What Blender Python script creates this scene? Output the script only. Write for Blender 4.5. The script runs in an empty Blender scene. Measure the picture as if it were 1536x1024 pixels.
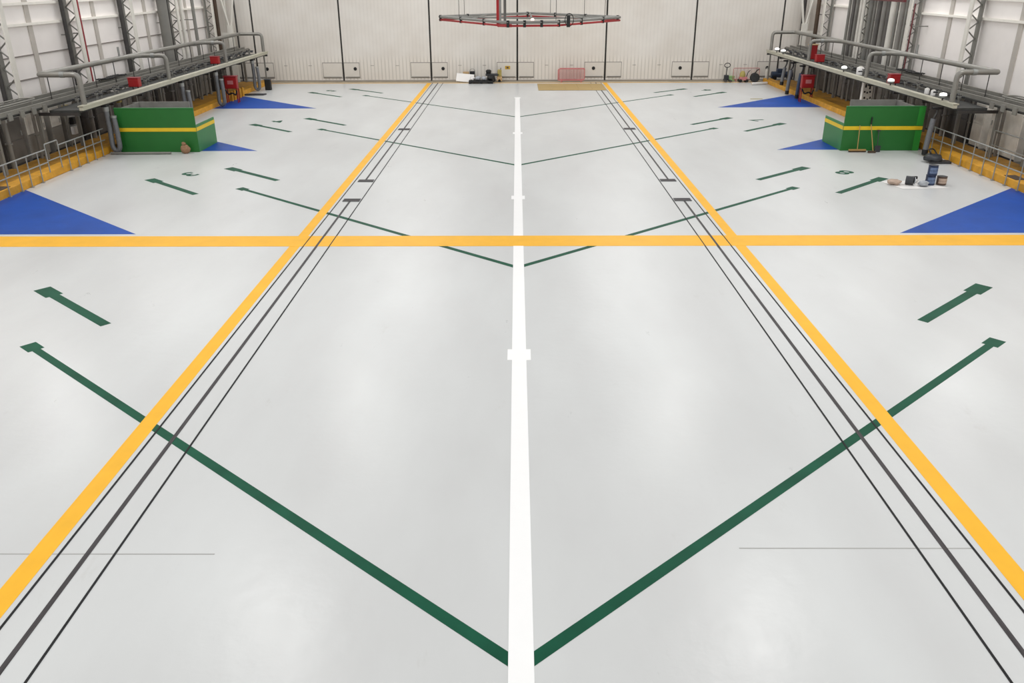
import bpy, math, random
from mathutils import Vector, Matrix
random.seed(7)
SC = bpy.context.scene
COL = SC.collection
PI = math.pi

# ------------------------------------------------------------------ materials
def lin(c):
    c /= 255.0
    return c / 12.92 if c <= 0.04045 else ((c + 0.055) / 1.055) ** 2.4
def rgb(r, g, b): return (lin(r), lin(g), lin(b), 1.0)

def mat(name, c, rough=0.5, metal=0.0, vary=0.0, scale=3.0, bump=0.0, bscale=20.0, spec=0.5, emit=0.0, stretch=(1, 1, 1)):
    m = bpy.data.materials.new(name); m.use_nodes = True
    nt = m.node_tree; n = nt.nodes; l = nt.links
    b = n['Principled BSDF']
    col = rgb(*c)
    b.inputs['Base Color'].default_value = col
    b.inputs['Roughness'].default_value = rough
    b.inputs['Metallic'].default_value = metal
    b.inputs['Specular IOR Level'].default_value = spec
    if emit:
        b.inputs['Emission Color'].default_value = col
        b.inputs['Emission Strength'].default_value = emit
    if vary or bump:
        tc = n.new('ShaderNodeTexCoord'); mp = n.new('ShaderNodeMapping')
        mp.inputs['Scale'].default_value = stretch
        l.new(tc.outputs['Object'], mp.inputs['Vector'])
    if vary:
        t = n.new('ShaderNodeTexNoise'); t.inputs['Scale'].default_value = scale
        t.inputs['Detail'].default_value = 6; t.inputs['Roughness'].default_value = 0.6
        l.new(mp.outputs['Vector'], t.inputs['Vector'])
        r = n.new('ShaderNodeValToRGB')
        r.color_ramp.elements[0].position = 0.3; r.color_ramp.elements[1].position = 0.72
        r.color_ramp.elements[0].color = tuple(x * (1 - vary) for x in col[:3]) + (1,)
        r.color_ramp.elements[1].color = tuple(min(1, x * (1 + vary)) for x in col[:3]) + (1,)
        l.new(t.outputs['Fac'], r.inputs['Fac']); l.new(r.outputs['Color'], b.inputs['Base Color'])
    if bump:
        t2 = n.new('ShaderNodeTexNoise'); t2.inputs['Scale'].default_value = bscale
        l.new(mp.outputs['Vector'], t2.inputs['Vector'])
        bp = n.new('ShaderNodeBump'); bp.inputs['Strength'].default_value = bump
        l.new(t2.outputs['Fac'], bp.inputs['Height']); l.new(bp.outputs['Normal'], b.inputs['Normal'])
    return m

def floor_mat():
    m = bpy.data.materials.new('floor_paint'); m.use_nodes = True
    nt = m.node_tree; n = nt.nodes; l = nt.links; b = n['Principled BSDF']
    tc = n.new('ShaderNodeTexCoord')
    mp = n.new('ShaderNodeMapping'); mp.inputs['Scale'].default_value = (1, 0.35, 1)
    l.new(tc.outputs['Object'], mp.inputs['Vector'])
    t = n.new('ShaderNodeTexNoise'); t.inputs['Scale'].default_value = 0.5; t.inputs['Detail'].default_value = 8
    l.new(mp.outputs['Vector'], t.inputs['Vector'])
    r = n.new('ShaderNodeValToRGB'); e = r.color_ramp.elements
    e[0].position = 0.3; e[0].color = rgb(202, 203, 203); e[1].position = 0.7; e[1].color = rgb(211, 213, 213)
    l.new(t.outputs['Fac'], r.inputs['Fac'])
    # faint scuffs
    t2 = n.new('ShaderNodeTexNoise'); t2.inputs['Scale'].default_value = 1.3; t2.inputs['Detail'].default_value = 12; t2.inputs['Roughness'].default_value = 0.75
    l.new(mp.outputs['Vector'], t2.inputs['Vector'])
    r2 = n.new('ShaderNodeValToRGB'); e = r2.color_ramp.elements
    e[0].position = 0.62; e[0].color = (0, 0, 0, 1); e[1].position = 0.8; e[1].color = (1, 1, 1, 1)
    l.new(t2.outputs['Fac'], r2.inputs['Fac'])
    mx = n.new('ShaderNodeMixRGB'); mx.inputs['Color2'].default_value = rgb(176, 172, 166)
    mu = n.new('ShaderNodeMath'); mu.operation = 'MULTIPLY'; mu.inputs[1].default_value = 0.45
    l.new(r2.outputs['Color'], mu.inputs[0]); l.new(mu.outputs[0], mx.inputs['Fac'])
    l.new(r.outputs['Color'], mx.inputs['Color1']); l.new(mx.outputs['Color'], b.inputs['Base Color'])
    rr = n.new('ShaderNodeMapRange'); rr.inputs['To Min'].default_value = 0.2; rr.inputs['To Max'].default_value = 0.42
    l.new(t2.outputs['Fac'], rr.inputs['Value']); l.new(rr.outputs['Result'], b.inputs['Roughness'])
    t3 = n.new('ShaderNodeTexNoise'); t3.inputs['Scale'].default_value = 3.0; t3.inputs['Detail'].default_value = 4
    l.new(tc.outputs['Object'], t3.inputs['Vector'])
    bp = n.new('ShaderNodeBump'); bp.inputs['Strength'].default_value = 0.12; bp.inputs['Distance'].default_value = 0.05
    l.new(t3.outputs['Fac'], bp.inputs['Height']); l.new(bp.outputs['Normal'], b.inputs['Normal'])
    b.inputs['Specular IOR Level'].default_value = 0.38
    return m

def door_mat():
    m = bpy.data.materials.new('ribbed_door_sheet'); m.use_nodes = True
    nt = m.node_tree; n = nt.nodes; l = nt.links; b = n['Principled BSDF']
    tc = n.new('ShaderNodeTexCoord')
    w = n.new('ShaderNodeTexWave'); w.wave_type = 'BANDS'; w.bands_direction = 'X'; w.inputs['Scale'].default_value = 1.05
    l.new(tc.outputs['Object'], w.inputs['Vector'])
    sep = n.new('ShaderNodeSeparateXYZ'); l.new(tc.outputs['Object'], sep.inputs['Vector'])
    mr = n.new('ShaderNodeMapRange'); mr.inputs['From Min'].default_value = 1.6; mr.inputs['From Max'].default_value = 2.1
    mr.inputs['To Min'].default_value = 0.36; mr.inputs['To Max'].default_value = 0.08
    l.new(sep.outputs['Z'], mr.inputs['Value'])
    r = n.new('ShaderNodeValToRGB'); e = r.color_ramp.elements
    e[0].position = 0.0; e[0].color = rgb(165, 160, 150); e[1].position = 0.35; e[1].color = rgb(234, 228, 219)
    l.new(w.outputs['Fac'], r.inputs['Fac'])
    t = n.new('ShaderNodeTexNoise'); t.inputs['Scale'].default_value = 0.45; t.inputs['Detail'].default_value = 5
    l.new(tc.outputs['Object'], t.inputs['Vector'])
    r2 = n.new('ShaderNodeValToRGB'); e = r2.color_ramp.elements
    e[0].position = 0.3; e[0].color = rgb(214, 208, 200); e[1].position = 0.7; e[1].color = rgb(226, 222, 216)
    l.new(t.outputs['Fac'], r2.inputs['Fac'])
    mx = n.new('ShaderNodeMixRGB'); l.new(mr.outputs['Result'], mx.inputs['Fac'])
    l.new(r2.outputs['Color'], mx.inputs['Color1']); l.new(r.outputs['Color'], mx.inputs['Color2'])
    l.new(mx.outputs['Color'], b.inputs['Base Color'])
    b.inputs['Roughness'].default_value = 0.6
    bp = n.new('ShaderNodeBump'); bp.inputs['Strength'].default_value = 0.1; bp.inputs['Distance'].default_value = 0.02
    l.new(w.outputs['Fac'], bp.inputs['Height']); l.new(bp.outputs['Normal'], b.inputs['Normal'])
    return m

M = dict(
    floor=floor_mat(), door=door_mat(),
    white_line=mat('white_paint', (251, 251, 251), 0.4, vary=0.01),
    yellow_line=mat('yellow_paint', (246, 184, 46), 0.45, vary=0.05, scale=1.5, spec=0.2),
    green_line=mat('green_paint', (20, 82, 60), 0.5, vary=0.2, scale=1.1, spec=0.12),
    panel=mat('access_panel_paint', (218, 213, 205), 0.6, vary=0.03),
    blue=mat('blue_paint', (20, 76, 166), 0.45, vary=0.16, scale=0.6, spec=0.16),
    slot=mat('dark_slot', (34, 34, 36), 0.6, vary=0.3, scale=2.0, spec=0.2),
    slot2=mat('steel_slot', (62, 58, 60), 0.5, vary=0.45, scale=2.5, spec=0.3, stretch=(14, 0.6, 1)),
    joint=mat('joint_line', (168, 168, 166), 0.6),
    dirt=mat('dirty_track', (166, 154, 134), 0.7, vary=0.2, scale=1.5),
    kerb=mat('kerb_yellow', (212, 154, 40), 0.55, vary=0.22, scale=2.2),
    deckyel=mat('deck_yellow_shade', (184, 134, 48), 0.6, vary=0.35, scale=1.4),  # yellow darkened for the shade behind the kerb
    concrete=mat('old_concrete', (112, 108, 102), 0.7, vary=0.2, scale=1.2),
    sheet=mat('wall_sheet', (246, 241, 238), 0.6, vary=0.05, scale=0.5),
    girt=mat('wall_girt', (244, 240, 232), 0.55, vary=0.05),
    mull=mat('wall_mullion', (192, 186, 179), 0.6, vary=0.08, scale=0.8),
    seam=mat('wall_seam', (140, 134, 130), 0.6),
    steel_w=mat('white_steel', (224, 221, 213), 0.5, vary=0.1, scale=1.0),
    steel_g=mat('grey_steel', (128, 127, 122), 0.5, vary=0.15, scale=1.0),
    dark=mat('dark_gap', (44, 43, 42), 0.7),
    black=mat('black_rubber', (22, 22, 23), 0.6),
    galv=mat('galvanised', (150, 152, 150), 0.4, 0.35, vary=0.12, scale=4.0),
    pipe=mat('grey_pipe', (136, 134, 128), 0.36, 0.3, vary=0.12, scale=1.2),
    hose=mat('grey_hose', (110, 112, 116), 0.5, vary=0.15, scale=9.0, bump=0.4, bscale=30),
    beam=mat('cream_beam', (184, 181, 164), 0.55, vary=0.1, scale=1.2),
    deckg=mat('walkway_grating', (56, 57, 55), 0.6, vary=0.35, scale=6.0),
    rail=mat('tray_rail', (136, 134, 128), 0.45, 0.2, vary=0.15, scale=1.5),
    cab1=mat('cabinet_dark', (98, 95, 92), 0.5, vary=0.25, scale=1.0),
    cab2=mat('cabinet_grey', (140, 137, 132), 0.45, vary=0.2, scale=1.0),
    cab3=mat('cabinet_silver', (226, 223, 216), 0.4, 0.0, vary=0.22, scale=0.9),
    cab4=mat('cabinet_black', (58, 56, 55), 0.5, vary=0.2),
    red=mat('red_paint', (158, 22, 26), 0.45, vary=0.12),
    darkred=mat('dark_red_steel', (96, 40, 44), 0.5, vary=0.15),
    redpipe=mat('red_pipe', (150, 48, 56), 0.5, vary=0.12),
    redbar=mat('barrier_red', (196, 122, 122), 0.5, vary=0.15, scale=3),
    brown=mat('brown_pipe', (72, 56, 42), 0.6, vary=0.2),
    green=mat('green_board', (28, 104, 38), 0.5, vary=0.07, scale=1.0),
    green2=mat('green_wing', (52, 122, 68), 0.5, vary=0.07, scale=1.0),
    green3=mat('green_lit_edge', (38, 140, 48), 0.5, vary=0.05),
    byel=mat('board_yellow', (226, 190, 32), 0.5, vary=0.05),
    ply=mat('plywood', (176, 150, 98), 0.65, vary=0.12, scale=1.5, stretch=(0.3, 2, 1)),
    card=mat('cardboard', (186, 156, 116), 0.75, vary=0.15),
    cloth=mat('tan_cloth', (186, 164, 148), 0.8, vary=0.15, scale=8),
    bag=mat('hessian', (150, 116, 88), 0.85, vary=0.25, scale=8, bump=0.5),
    wht=mat('white_plastic', (236, 234, 232), 0.5),
    grybag=mat('grey_plastic', (172, 176, 182), 0.4, vary=0.25, scale=6, bump=0.4, bscale=6),
    tinblue=mat('tin_blue', (34, 50, 84), 0.4, vary=0.2, scale=12),
    tinlab=mat('tin_label', (98, 116, 148), 0.5, vary=0.25, scale=14),
    navy=mat('navy_metal', (46, 62, 86), 0.5, vary=0.2),
    potbr=mat('pot_brown', (92, 72, 62), 0.5, vary=0.3, scale=12),
    mach=mat('machine_dark', (52, 54, 58), 0.45, vary=0.3, scale=6),
    olive=mat('olive_yellow', (168, 152, 84), 0.6, vary=0.2),
    orange=mat('sign_amber', (196, 158, 40), 0.5),
    wood=mat('broom_wood', (176, 140, 84), 0.6, vary=0.1),
    bristle=mat('bristles', (70, 58, 44), 0.9, vary=0.2, scale=30),
    ltgreen=mat('pale_green', (150, 190, 128), 0.6),
    lamp=mat('lamp_lens', (255, 252, 244), 0.3, emit=2.2),
    glow=mat('beacon_glow', (255, 205, 196), 0.3, emit=1.2),
)

# ------------------------------------------------------------------ mesh builder
class B:
    def __init__(s): s.v = []; s.f = []; s.sm = []
    def add(s, vs, fs, smooth=False):
        b = len(s.v); s.v += [tuple(v) for v in vs]
        for f in fs: s.f.append(tuple(b + i for i in f)); s.sm.append(smooth)
        return s
    def box(s, x0, x1, y0, y1, z0, z1, T=None):
        if x0 > x1: x0, x1 = x1, x0
        if y0 > y1: y0, y1 = y1, y0
        vs = [Vector((x, y, z)) for z in (z0, z1) for y in (y0, y1) for x in (x0, x1)]
        if T is not None: vs = [T @ v for v in vs]
        return s.add(vs, [(0, 2, 3, 1), (4, 5, 7, 6), (0, 1, 5, 4), (2, 6, 7, 3), (0, 4, 6, 2), (1, 3, 7, 5)])
    def prism(s, poly, z0, z1):
        n = len(poly)
        a = sum(poly[i][0] * poly[(i + 1) % n][1] - poly[(i + 1) % n][0] * poly[i][1] for i in range(n))
        if a < 0: poly = poly[::-1]
        vs = [(x, y, z0) for x, y in poly] + [(x, y, z1) for x, y in poly]
        fs = [tuple(range(n - 1, -1, -1)), tuple(range(n, 2 * n))] + [(i, (i + 1) % n, n + (i + 1) % n, n + i) for i in range(n)]
        return s.add(vs, fs)
    def tube(s, pts, r, n=10, closed=False):
        pts = [Vector(p) for p in pts]; m = len(pts)
        rings = []; up = None
        for i, p in enumerate(pts):
            if closed: t = (pts[(i + 1) % m] - pts[i - 1])
            else: t = (pts[min(i + 1, m - 1)] - pts[max(i - 1, 0)])
            t.normalize()
            if up is None:
                up = Vector((0, 0, 1)) if abs(t.z) < 0.9 else Vector((1, 0, 0))
            a = t.cross(up)
            if a.length < 1e-4: a = t.orthogonal()
            a.normalize(); b = a.cross(t).normalized(); up = b
            rr = r[i] if isinstance(r, (list, tuple)) else r
            rings.append([p + (a * math.cos(2 * PI * k / n) + b * math.sin(2 * PI * k / n)) * rr for k in range(n)])
        vs = [v for ring in rings for v in ring]; fs = []
        for i in range(m if closed else m - 1):
            j = (i + 1) % m
            for k in range(n):
                k2 = (k + 1) % n
                fs.append((i * n + k, i * n + k2, j * n + k2, j * n + k))
        s.add(vs, fs, True)
        if not closed:
            s.add(rings[0], [tuple(range(n - 1, -1, -1))]); s.add(rings[-1], [tuple(range(n))])
        return s
    def cyl(s, x, y, z0, z1, r, n=16, r2=None): return s.tube([(x, y, z0), (x, y, z1)], [r, r if r2 is None else r2], n)
    def lathe(s, x, y, prof, n=18):
        vs = []; fs = []
        for r, z in prof:
            vs += [(x + r * math.cos(2 * PI * k / n), y + r * math.sin(2 * PI * k / n), z) for k in range(n)]
        for i in range(len(prof) - 1):
            for k in range(n):
                k2 = (k + 1) % n
                fs.append((i * n + k, i * n + k2, (i + 1) * n + k2, (i + 1) * n + k))
        s.add(vs, fs, True)
        s.add(vs[:n], [tuple(range(n - 1, -1, -1))]); s.add(vs[-n:], [tuple(range(n))])
        return s
    def blob(s, c, r, seed=0, n=12, m=7, rough=0.15):
        rnd = random.Random(seed); vs = []; fs = []
        for i in range(m + 1):
            th = PI * i / m
            for k in range(n):
                ph = 2 * PI * k / n; q = 1 + rnd.uniform(-rough, rough)
                z = c[2] + r[2] * math.cos(th) * q
                vs.append((c[0] + r[0] * math.sin(th) * math.cos(ph) * q, c[1] + r[1] * math.sin(th) * math.sin(ph) * q, max(z, c[2] - r[2])))
        for i in range(m):
            for k in range(n):
                k2 = (k + 1) % n
                fs.append((i * n + k, (i + 1) * n + k, (i + 1) * n + k2, i * n + k2))
        return s.add(vs, fs, True)
    def build(s, name, material, parent=None, label=None, bevel=0):
        off = Vector((0, 0, 0)); p = parent
        while p is not None: off += p.location; p = p.parent
        me = bpy.data.meshes.new(name)
        me.from_pydata([Vector(v) - off for v in s.v], [], s.f); me.update()
        me.polygons.foreach_set('use_smooth', s.sm)
        me.materials.append(M[material])
        o = bpy.data.objects.new(name, me); COL.objects.link(o)
        if parent is not None: o.parent = parent
        if label: o['label'] = label
        if bevel:
            b = o.modifiers.new('edge', 'BEVEL'); b.width = bevel; b.segments = 2; b.limit_method = 'ANGLE'
        return o

def arc(c, u, v, r, a0, a1, n=6):
    c, u, v = Vector(c), Vector(u), Vector(v)
    return [c + (u * math.cos(math.radians(a0 + (a1 - a0) * i / n)) + v * math.sin(math.radians(a0 + (a1 - a0) * i / n))) * r for i in range(n + 1)]
def rounded(pts, r, n=5):
    pts = [Vector(p) for p in pts]; out = [pts[0]]
    for i in range(1, len(pts) - 1):
        a, b, c = pts[i - 1], pts[i], pts[i + 1]
        d1 = (a - b).normalized(); d2 = (c - b).normalized()
        rr = min(r, (a - b).length * 0.45, (c - b).length * 0.45)
        p1, p2 = b + d1 * rr, b + d2 * rr
        for k in range(n + 1):
            t = k / n; out.append(p1 * (1 - t) ** 2 + b * 2 * t * (1 - t) + p2 * t * t)
    return out + [pts[-1]]

def tag(o, label, cat, group=None):
    o['label'] = label; o['category'] = cat
    if group: o['group'] = group
    return o
def thing(name, label, cat, loc=(0, 0, 0), group=None):
    o = bpy.data.objects.new(name, None); COL.objects.link(o); o.location = loc; o.empty_display_size = 0.2
    return tag(o, label, cat, group)
def solo(b, name, material, label, cat, group=None, bevel=0):
    return tag(b.build(name, material, bevel=bevel), label, cat, group)
def struct(o): o['kind'] = 'structure'; return o
def dup(o, loc, label=None, group=None):
    c = o.copy(); COL.objects.link(c); c.location = loc
    if label: c['label'] = label
    if group: c['group'] = group
    for ch in o.children:
        k = ch.copy(); COL.objects.link(k); k.parent = c
        for g in ch.children:
            q = g.copy(); COL.objects.link(q); q.parent = k
    return c
ORD = ['nearest', 'second nearest', 'third nearest', 'fourth nearest', 'fifth nearest', 'sixth nearest', 'seventh nearest', 'eighth nearest', 'ninth nearest', 'tenth nearest', 'eleventh nearest', 'twelfth nearest', 'thirteenth nearest', 'fourteenth nearest', 'fifteenth nearest', 'sixteenth nearest']
SN = {-1: 'left', 1: 'right'}

# ------------------------------------------------------------------ floor and its paint
YB = 72.4            # plane of the hangar doors
floor = struct(B().box(-24.9, 24.9, -6, 73, -0.3, 0).build('floor', 'floor'))
floor['label'] = 'pale grey glossy painted hangar floor'
def paint(name, polys, material, z, label):
    b = B()
    for p in polys: b.prism(p, 0.0004, z)
    return b.build(name, material, floor, label)
def rect(x0, x1, y0, y1): return [(x0, y0), (x1, y0), (x1, y1), (x0, y1)]

paint('yellow_line', [rect(-7.42, -7.08, -6, 70.7)], 'yellow_line', .004, 'long yellow line left of the centre')
paint('yellow_line', [rect(7.10, 7.44, -6, 70.7)], 'yellow_line', .004, 'long yellow line right of the centre')
paint('yellow_line', [rect(-20.38, 20.38, 25.68, 26.84)], 'yellow_line', .0076, 'wide yellow line crossing the whole floor')
paint('yellow_line', [rect(-20.9, 20.9, 70.75, 70.95)], 'yellow_line', .004, 'thin yellow line along the hangar doors')
cx = 0.05
paint('white_line', [[(cx - .165, -6), (cx + .165, -6), (cx + .165, 16.97), (cx + .27, 16.97), (cx + .27, 17.56), (cx + .165, 17.56), (cx + .165, 31.85), (cx + .27, 31.85), (cx + .27, 32.4),
    (cx + .165, 32.4), (cx + .165, 46.6), (cx + .27, 46.6), (cx + .27, 47.15), (cx + .165, 47.15), (cx + .165, 61.4), (cx + .22, 61.4), (cx + .22, 61.95),
    (cx - .22, 61.95), (cx - .22, 61.4), (cx - .165, 61.4), (cx - .165, 47.15), (cx - .27, 47.15), (cx - .27, 46.6), (cx - .165, 46.6), (cx - .165, 32.4), (cx - .27, 32.4), (cx - .27, 31.85),
    (cx - .165, 31.85), (cx - .165, 17.56), (cx - .27, 17.56), (cx - .27, 16.97), (cx - .165, 16.97)]], 'white_line', .007, 'long white centre line with cross ticks')

def arrow(tip, tail, w, hw, hl, cut=None):
    """strip from tail to tip with a wider rectangular head at the tip; cut = x of a vertical end at the tail"""
    t = Vector(tip); q = Vector(tail); d = (t - q).normalized(); p = Vector((-d.y, d.x))
    h = t - d * hl
    a, b_ = q + p * w / 2, q - p * w / 2
    if cut is not None:
        a = a + d * ((cut - a.x) / d.x); b_ = b_ + d * ((cut - b_.x) / d.x)
    return [tuple(v) for v in (a, h + p * w / 2, h + p * hw / 2, t + p * hw / 2, t - p * hw / 2, h - p * hw / 2, h - p * w / 2, b_)]
chev = {-1: [(7.83, 11.73, 17.88), (23.5, 11.59, 33.82), (38.22, 11.47, 48.4), (52.67, 11.4, 63.24)],
        1: [(7.83, 11.57, 18.11), (23.55, 11.6, 33.78), (38.25, 11.54, 48.43), (52.7, 11.57, 63.17)]}
words4 = ['nearest', 'second nearest', 'third nearest', 'farthest']
for s in (-1, 1):
    for k, (ya, xt, yt) in enumerate(chev[s]):
        paint('green_line', [arrow((s * xt, yt), (0.05, ya), .19, .37, .51, cut=cx + s * .168)], 'green_line', .003,
              '%s long green angled line on the %s half' % (words4[k], SN[s]))
inner = {-1: [(13.43, 21.73, 10.4, 19.08), (13.33, 37.79, 10.35, 35.2), (13.15, 52.39, 10.2, 49.7), (13.09, 67.1, 10.2, 64.5)],
         1: [(13.21, 21.9, 10.28, 19.26), (13.28, 37.67, 10.38, 35.15), (13.26, 52.23, 10.35, 49.65), (13.21, 66.65, 10.4, 64.35)]}
outer = {-1: [(16.04, 35.51, 13.02, 32.74), (15.89, 50.15, 12.88, 47.45), (15.87, 65.1, 12.93, 62.4)],
         1: [(15.92, 35.48, 12.97, 32.75), (15.9, 50.04, 12.92, 47.3), (15.78, 64.57, 12.95, 62.05)]}
for s in (-1, 1):
    for k, (x, y, x2, y2) in enumerate(inner[s]):
        paint('green_arrow', [arrow((s * x, y), (s * x2, y2), .27, .46, .86)], 'green_line', .003, '%s inner short green arrow on the %s half' % (words4[k], SN[s]))
    for k, (x, y, x2, y2) in enumerate(outer[s]):
        paint('green_arrow', [arrow((s * x, y), (s * x2, y2), .27, .46, .86)], 'green_line', .003, '%s outer short green arrow on the %s half' % (['nearest', 'middle', 'farthest'][k], SN[s]))
    for k, (x, y0, y1) in enumerate([(13.05, 27.1, 33.55), (13.15, 41.85, 48.3), (13.45, 56.6, 63.0)]):
        paint('blue_triangle', [[(s * x, y0), (s * 20.38, y0), (s * 20.38, y1)]], 'blue', .003, '%s blue painted triangle against the %s kerb' % (['nearest', 'middle', 'farthest'][k], SN[s]))

def number(ch, x, y, rot, h):
    cu = bpy.data.curves.new('number', 'FONT'); cu.body = ch; cu.size = h * 1.42; cu.align_x = 'CENTER'; cu.align_y = 'CENTER'
    cu.offset = 0.03; cu.extrude = 0.001
    o = bpy.data.objects.new('tmp', cu); COL.objects.link(o)
    dg = bpy.context.evaluated_depsgraph_get(); dg.update()
    me = bpy.data.meshes.new_from_object(o.evaluated_get(dg)); bpy.data.objects.remove(o)
    me.materials.clear(); me.materials.append(M['green_line'])
    n = bpy.data.objects.new('number', me); COL.objects.link(n); n.parent = floor
    n.location = (x, y, .0035); n.rotation_euler = (0, 0, rot); n.scale = (1.1, .95, 1)
    n['label'] = 'green painted number %s on the floor' % ch
RL, RR = math.radians(229), math.radians(131)
for ch, x, y, r in [('3', -14.66, 36.5, RL), ('4', -14.6, 51.2, RL), ('5', -14.45, 66.0, RL), ('8', 14.65, 36.6, RR), ('7', 14.7, 51.3, RR), ('6', 14.65, 65.8, RR)]:
    number(ch, x, y, r, .86)

for s in (-1, 1):
    for x, w, nm in [(6.97, .036, 'outer'), (6.12, .036, 'inner')]:
        paint('floor_slot', [rect(s * x - w / 2, s * x + w / 2, -6, 70.9)], 'slot', .008, '%s dark slot of the %s track' % (nm, SN[s]))
    xm = 6.54
    paint('track_slot', [rect(s * xm - .038, s * xm + .038, y0, y1) for y0, y1 in [(-6, 31.5), (35.3, 47.9), (48.5, 70.9)]], 'slot2', .008, 'wider steel middle slot of the %s track' % SN[s])
paint('floor_joint', [rect(3.4, 6.97, 10.2, 10.225)], 'joint', .002, 'faint cross joint right of centre')
paint('floor_joint', [rect(-9.4, -4.6, 10.05, 10.075)], 'joint', .002, 'faint cross joint left of centre')
paint('dirty_strip', [rect(-21.0, 21.0, 70.97, 72.35)], 'dirt', .006, 'dirty strip of floor along the door track')

for s in (-1, 1):
    for k, (y, dy, w) in enumerate([(31.72, .42, .66), (35.08, .40, .66), (48.2, .5, .66)]):
        x = s * 6.5
        r = thing('drain_grate', '%s dark metal drain grate set in the %s track' % (['nearest', 'middle', 'farthest'][k], SN[s]), 'drain grate', (x, y, .008), 'drain grates in the tracks')
        b = B(); t = .04
        b.box(x - w / 2, x + w / 2, y - dy / 2, y - dy / 2 + t, .0085, .02).box(x - w / 2, x + w / 2, y + dy / 2 - t, y + dy / 2, .0085, .02)
        b.box(x - w / 2, x - w / 2 + t, y - dy / 2, y + dy / 2, .0085, .02).box(x + w / 2 - t, x + w / 2, y - dy / 2, y + dy / 2, .0085, .02)
        b.build('frame', 'mach', r)
        b = B().box(x - w / 2 + t, x + w / 2 - t, y - dy / 2 + t, y + dy / 2 - t, .0085, .012)
        for i in range(9):
            xx = x - w / 2 + t + (i + .5) * (w - 2 * t) / 9
            b.box(xx - .015, xx + .015, y - dy / 2 + t, y + dy / 2 - t, .012, .018)
        b.build('grille', 'slot2', r)

# ------------------------------------------------------------------ back doors
wb = struct(B().box(-24.9, 24.9, YB + .5, YB + .7, 0, 13).build('wall_back', 'sheet'))
JX = [-24.85, -21.85, -14.62, -7.2, .05, 7.42, 14.75, 21.9, 24.85]
di = 0
for i in range(len(JX) - 1):
    x0, x1 = JX[i] + .07, JX[i + 1] - .07
    yy = YB
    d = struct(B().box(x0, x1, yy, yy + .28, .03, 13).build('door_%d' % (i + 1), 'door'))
    d['label'] = 'tall ribbed off-white sliding hangar door leaf %d from left' % (i + 1)
    # dark strip painted in for the shaded gap at the leaf's right edge
    if i < len(JX) - 2:
        B().box(x1 - .002, x1 + .138, yy + .1, yy + .3, .03, 13).build('gap_strip', 'dark', d, 'dark strip standing in for the shaded gap between leaves')
        xr = x1 - .0
        B().box(xr - 1.66, xr - .0, yy - .015, yy - .001, .24, 1.51).build('panel_gap', 'seam', d)
        ap = B().box(xr - 1.62, xr - .02, yy - .025, yy - .016, .28, 1.46).build('access_panel', 'panel', d, 'plain flat access panel at the lower corner')
        B().tube([(xr - 1.6, yy - .06, .34), (xr - .1, yy - .06, .34)], .03, 8).build('handle_bar', 'steel_g', ap)
    if i > 0:
        xl = x0
        B().box(xl + .0, xl + 1.32, yy - .015, yy - .001, .24, 1.51).build('panel_gap', 'seam', d)
        al = B().box(xl + .02, xl + 1.28, yy - .025, yy - .016, .28, 1.46).build('access_panel', 'panel', d, 'plain flat access panel at the lower corner')
        B().tube([(xl + .1, yy - .06, .34), (xl + 1.28, yy - .06, .34)], .03, 8).build('handle_bar', 'steel_g', al)
    holes = {1: -21.1, 2: -13.62, 3: -6.45, 4: None}
    hx = {1: x0 + .75, 2: x0 + .95, 3: x0 + .93, 4: x1 - .9, 5: x1 - .95, 6: x1 - .8}.get(i)
    if hx is not None:
        B().tube([(hx, yy - .05, 1.0), (hx, yy - .02, 1.0)], .14, 16).build('round_port', 'black', al if hx < (x0 + x1) / 2 else ap, 'round black port in the access panel')
    for fx in (.33, .62):
        fxx = x0 + (x1 - x0) * fx
        B().box(fxx - .14, fxx + .14, yy - .02, yy - .001, 1.24, 1.27).build('vent_slit', 'seam', d)
    B().box(x0, x1, yy - .05, yy - .001, .035, .12).build('bottom_rail', 'mull', d)
# amber notice
b = B().box(-.98, -.56, YB - .05, YB - .03, .94, 1.2)
sg = thing('warning_sign', 'small amber rectangular sign on a door access panel near the centre', 'sign', (-.77, YB - .04, .94))
pl = b.build('plate', 'orange', sg); B().box(-.86, -.68, YB - .056, YB - .05, 1.0, 1.14).build('dark_symbol', 'potbr', pl)

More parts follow.
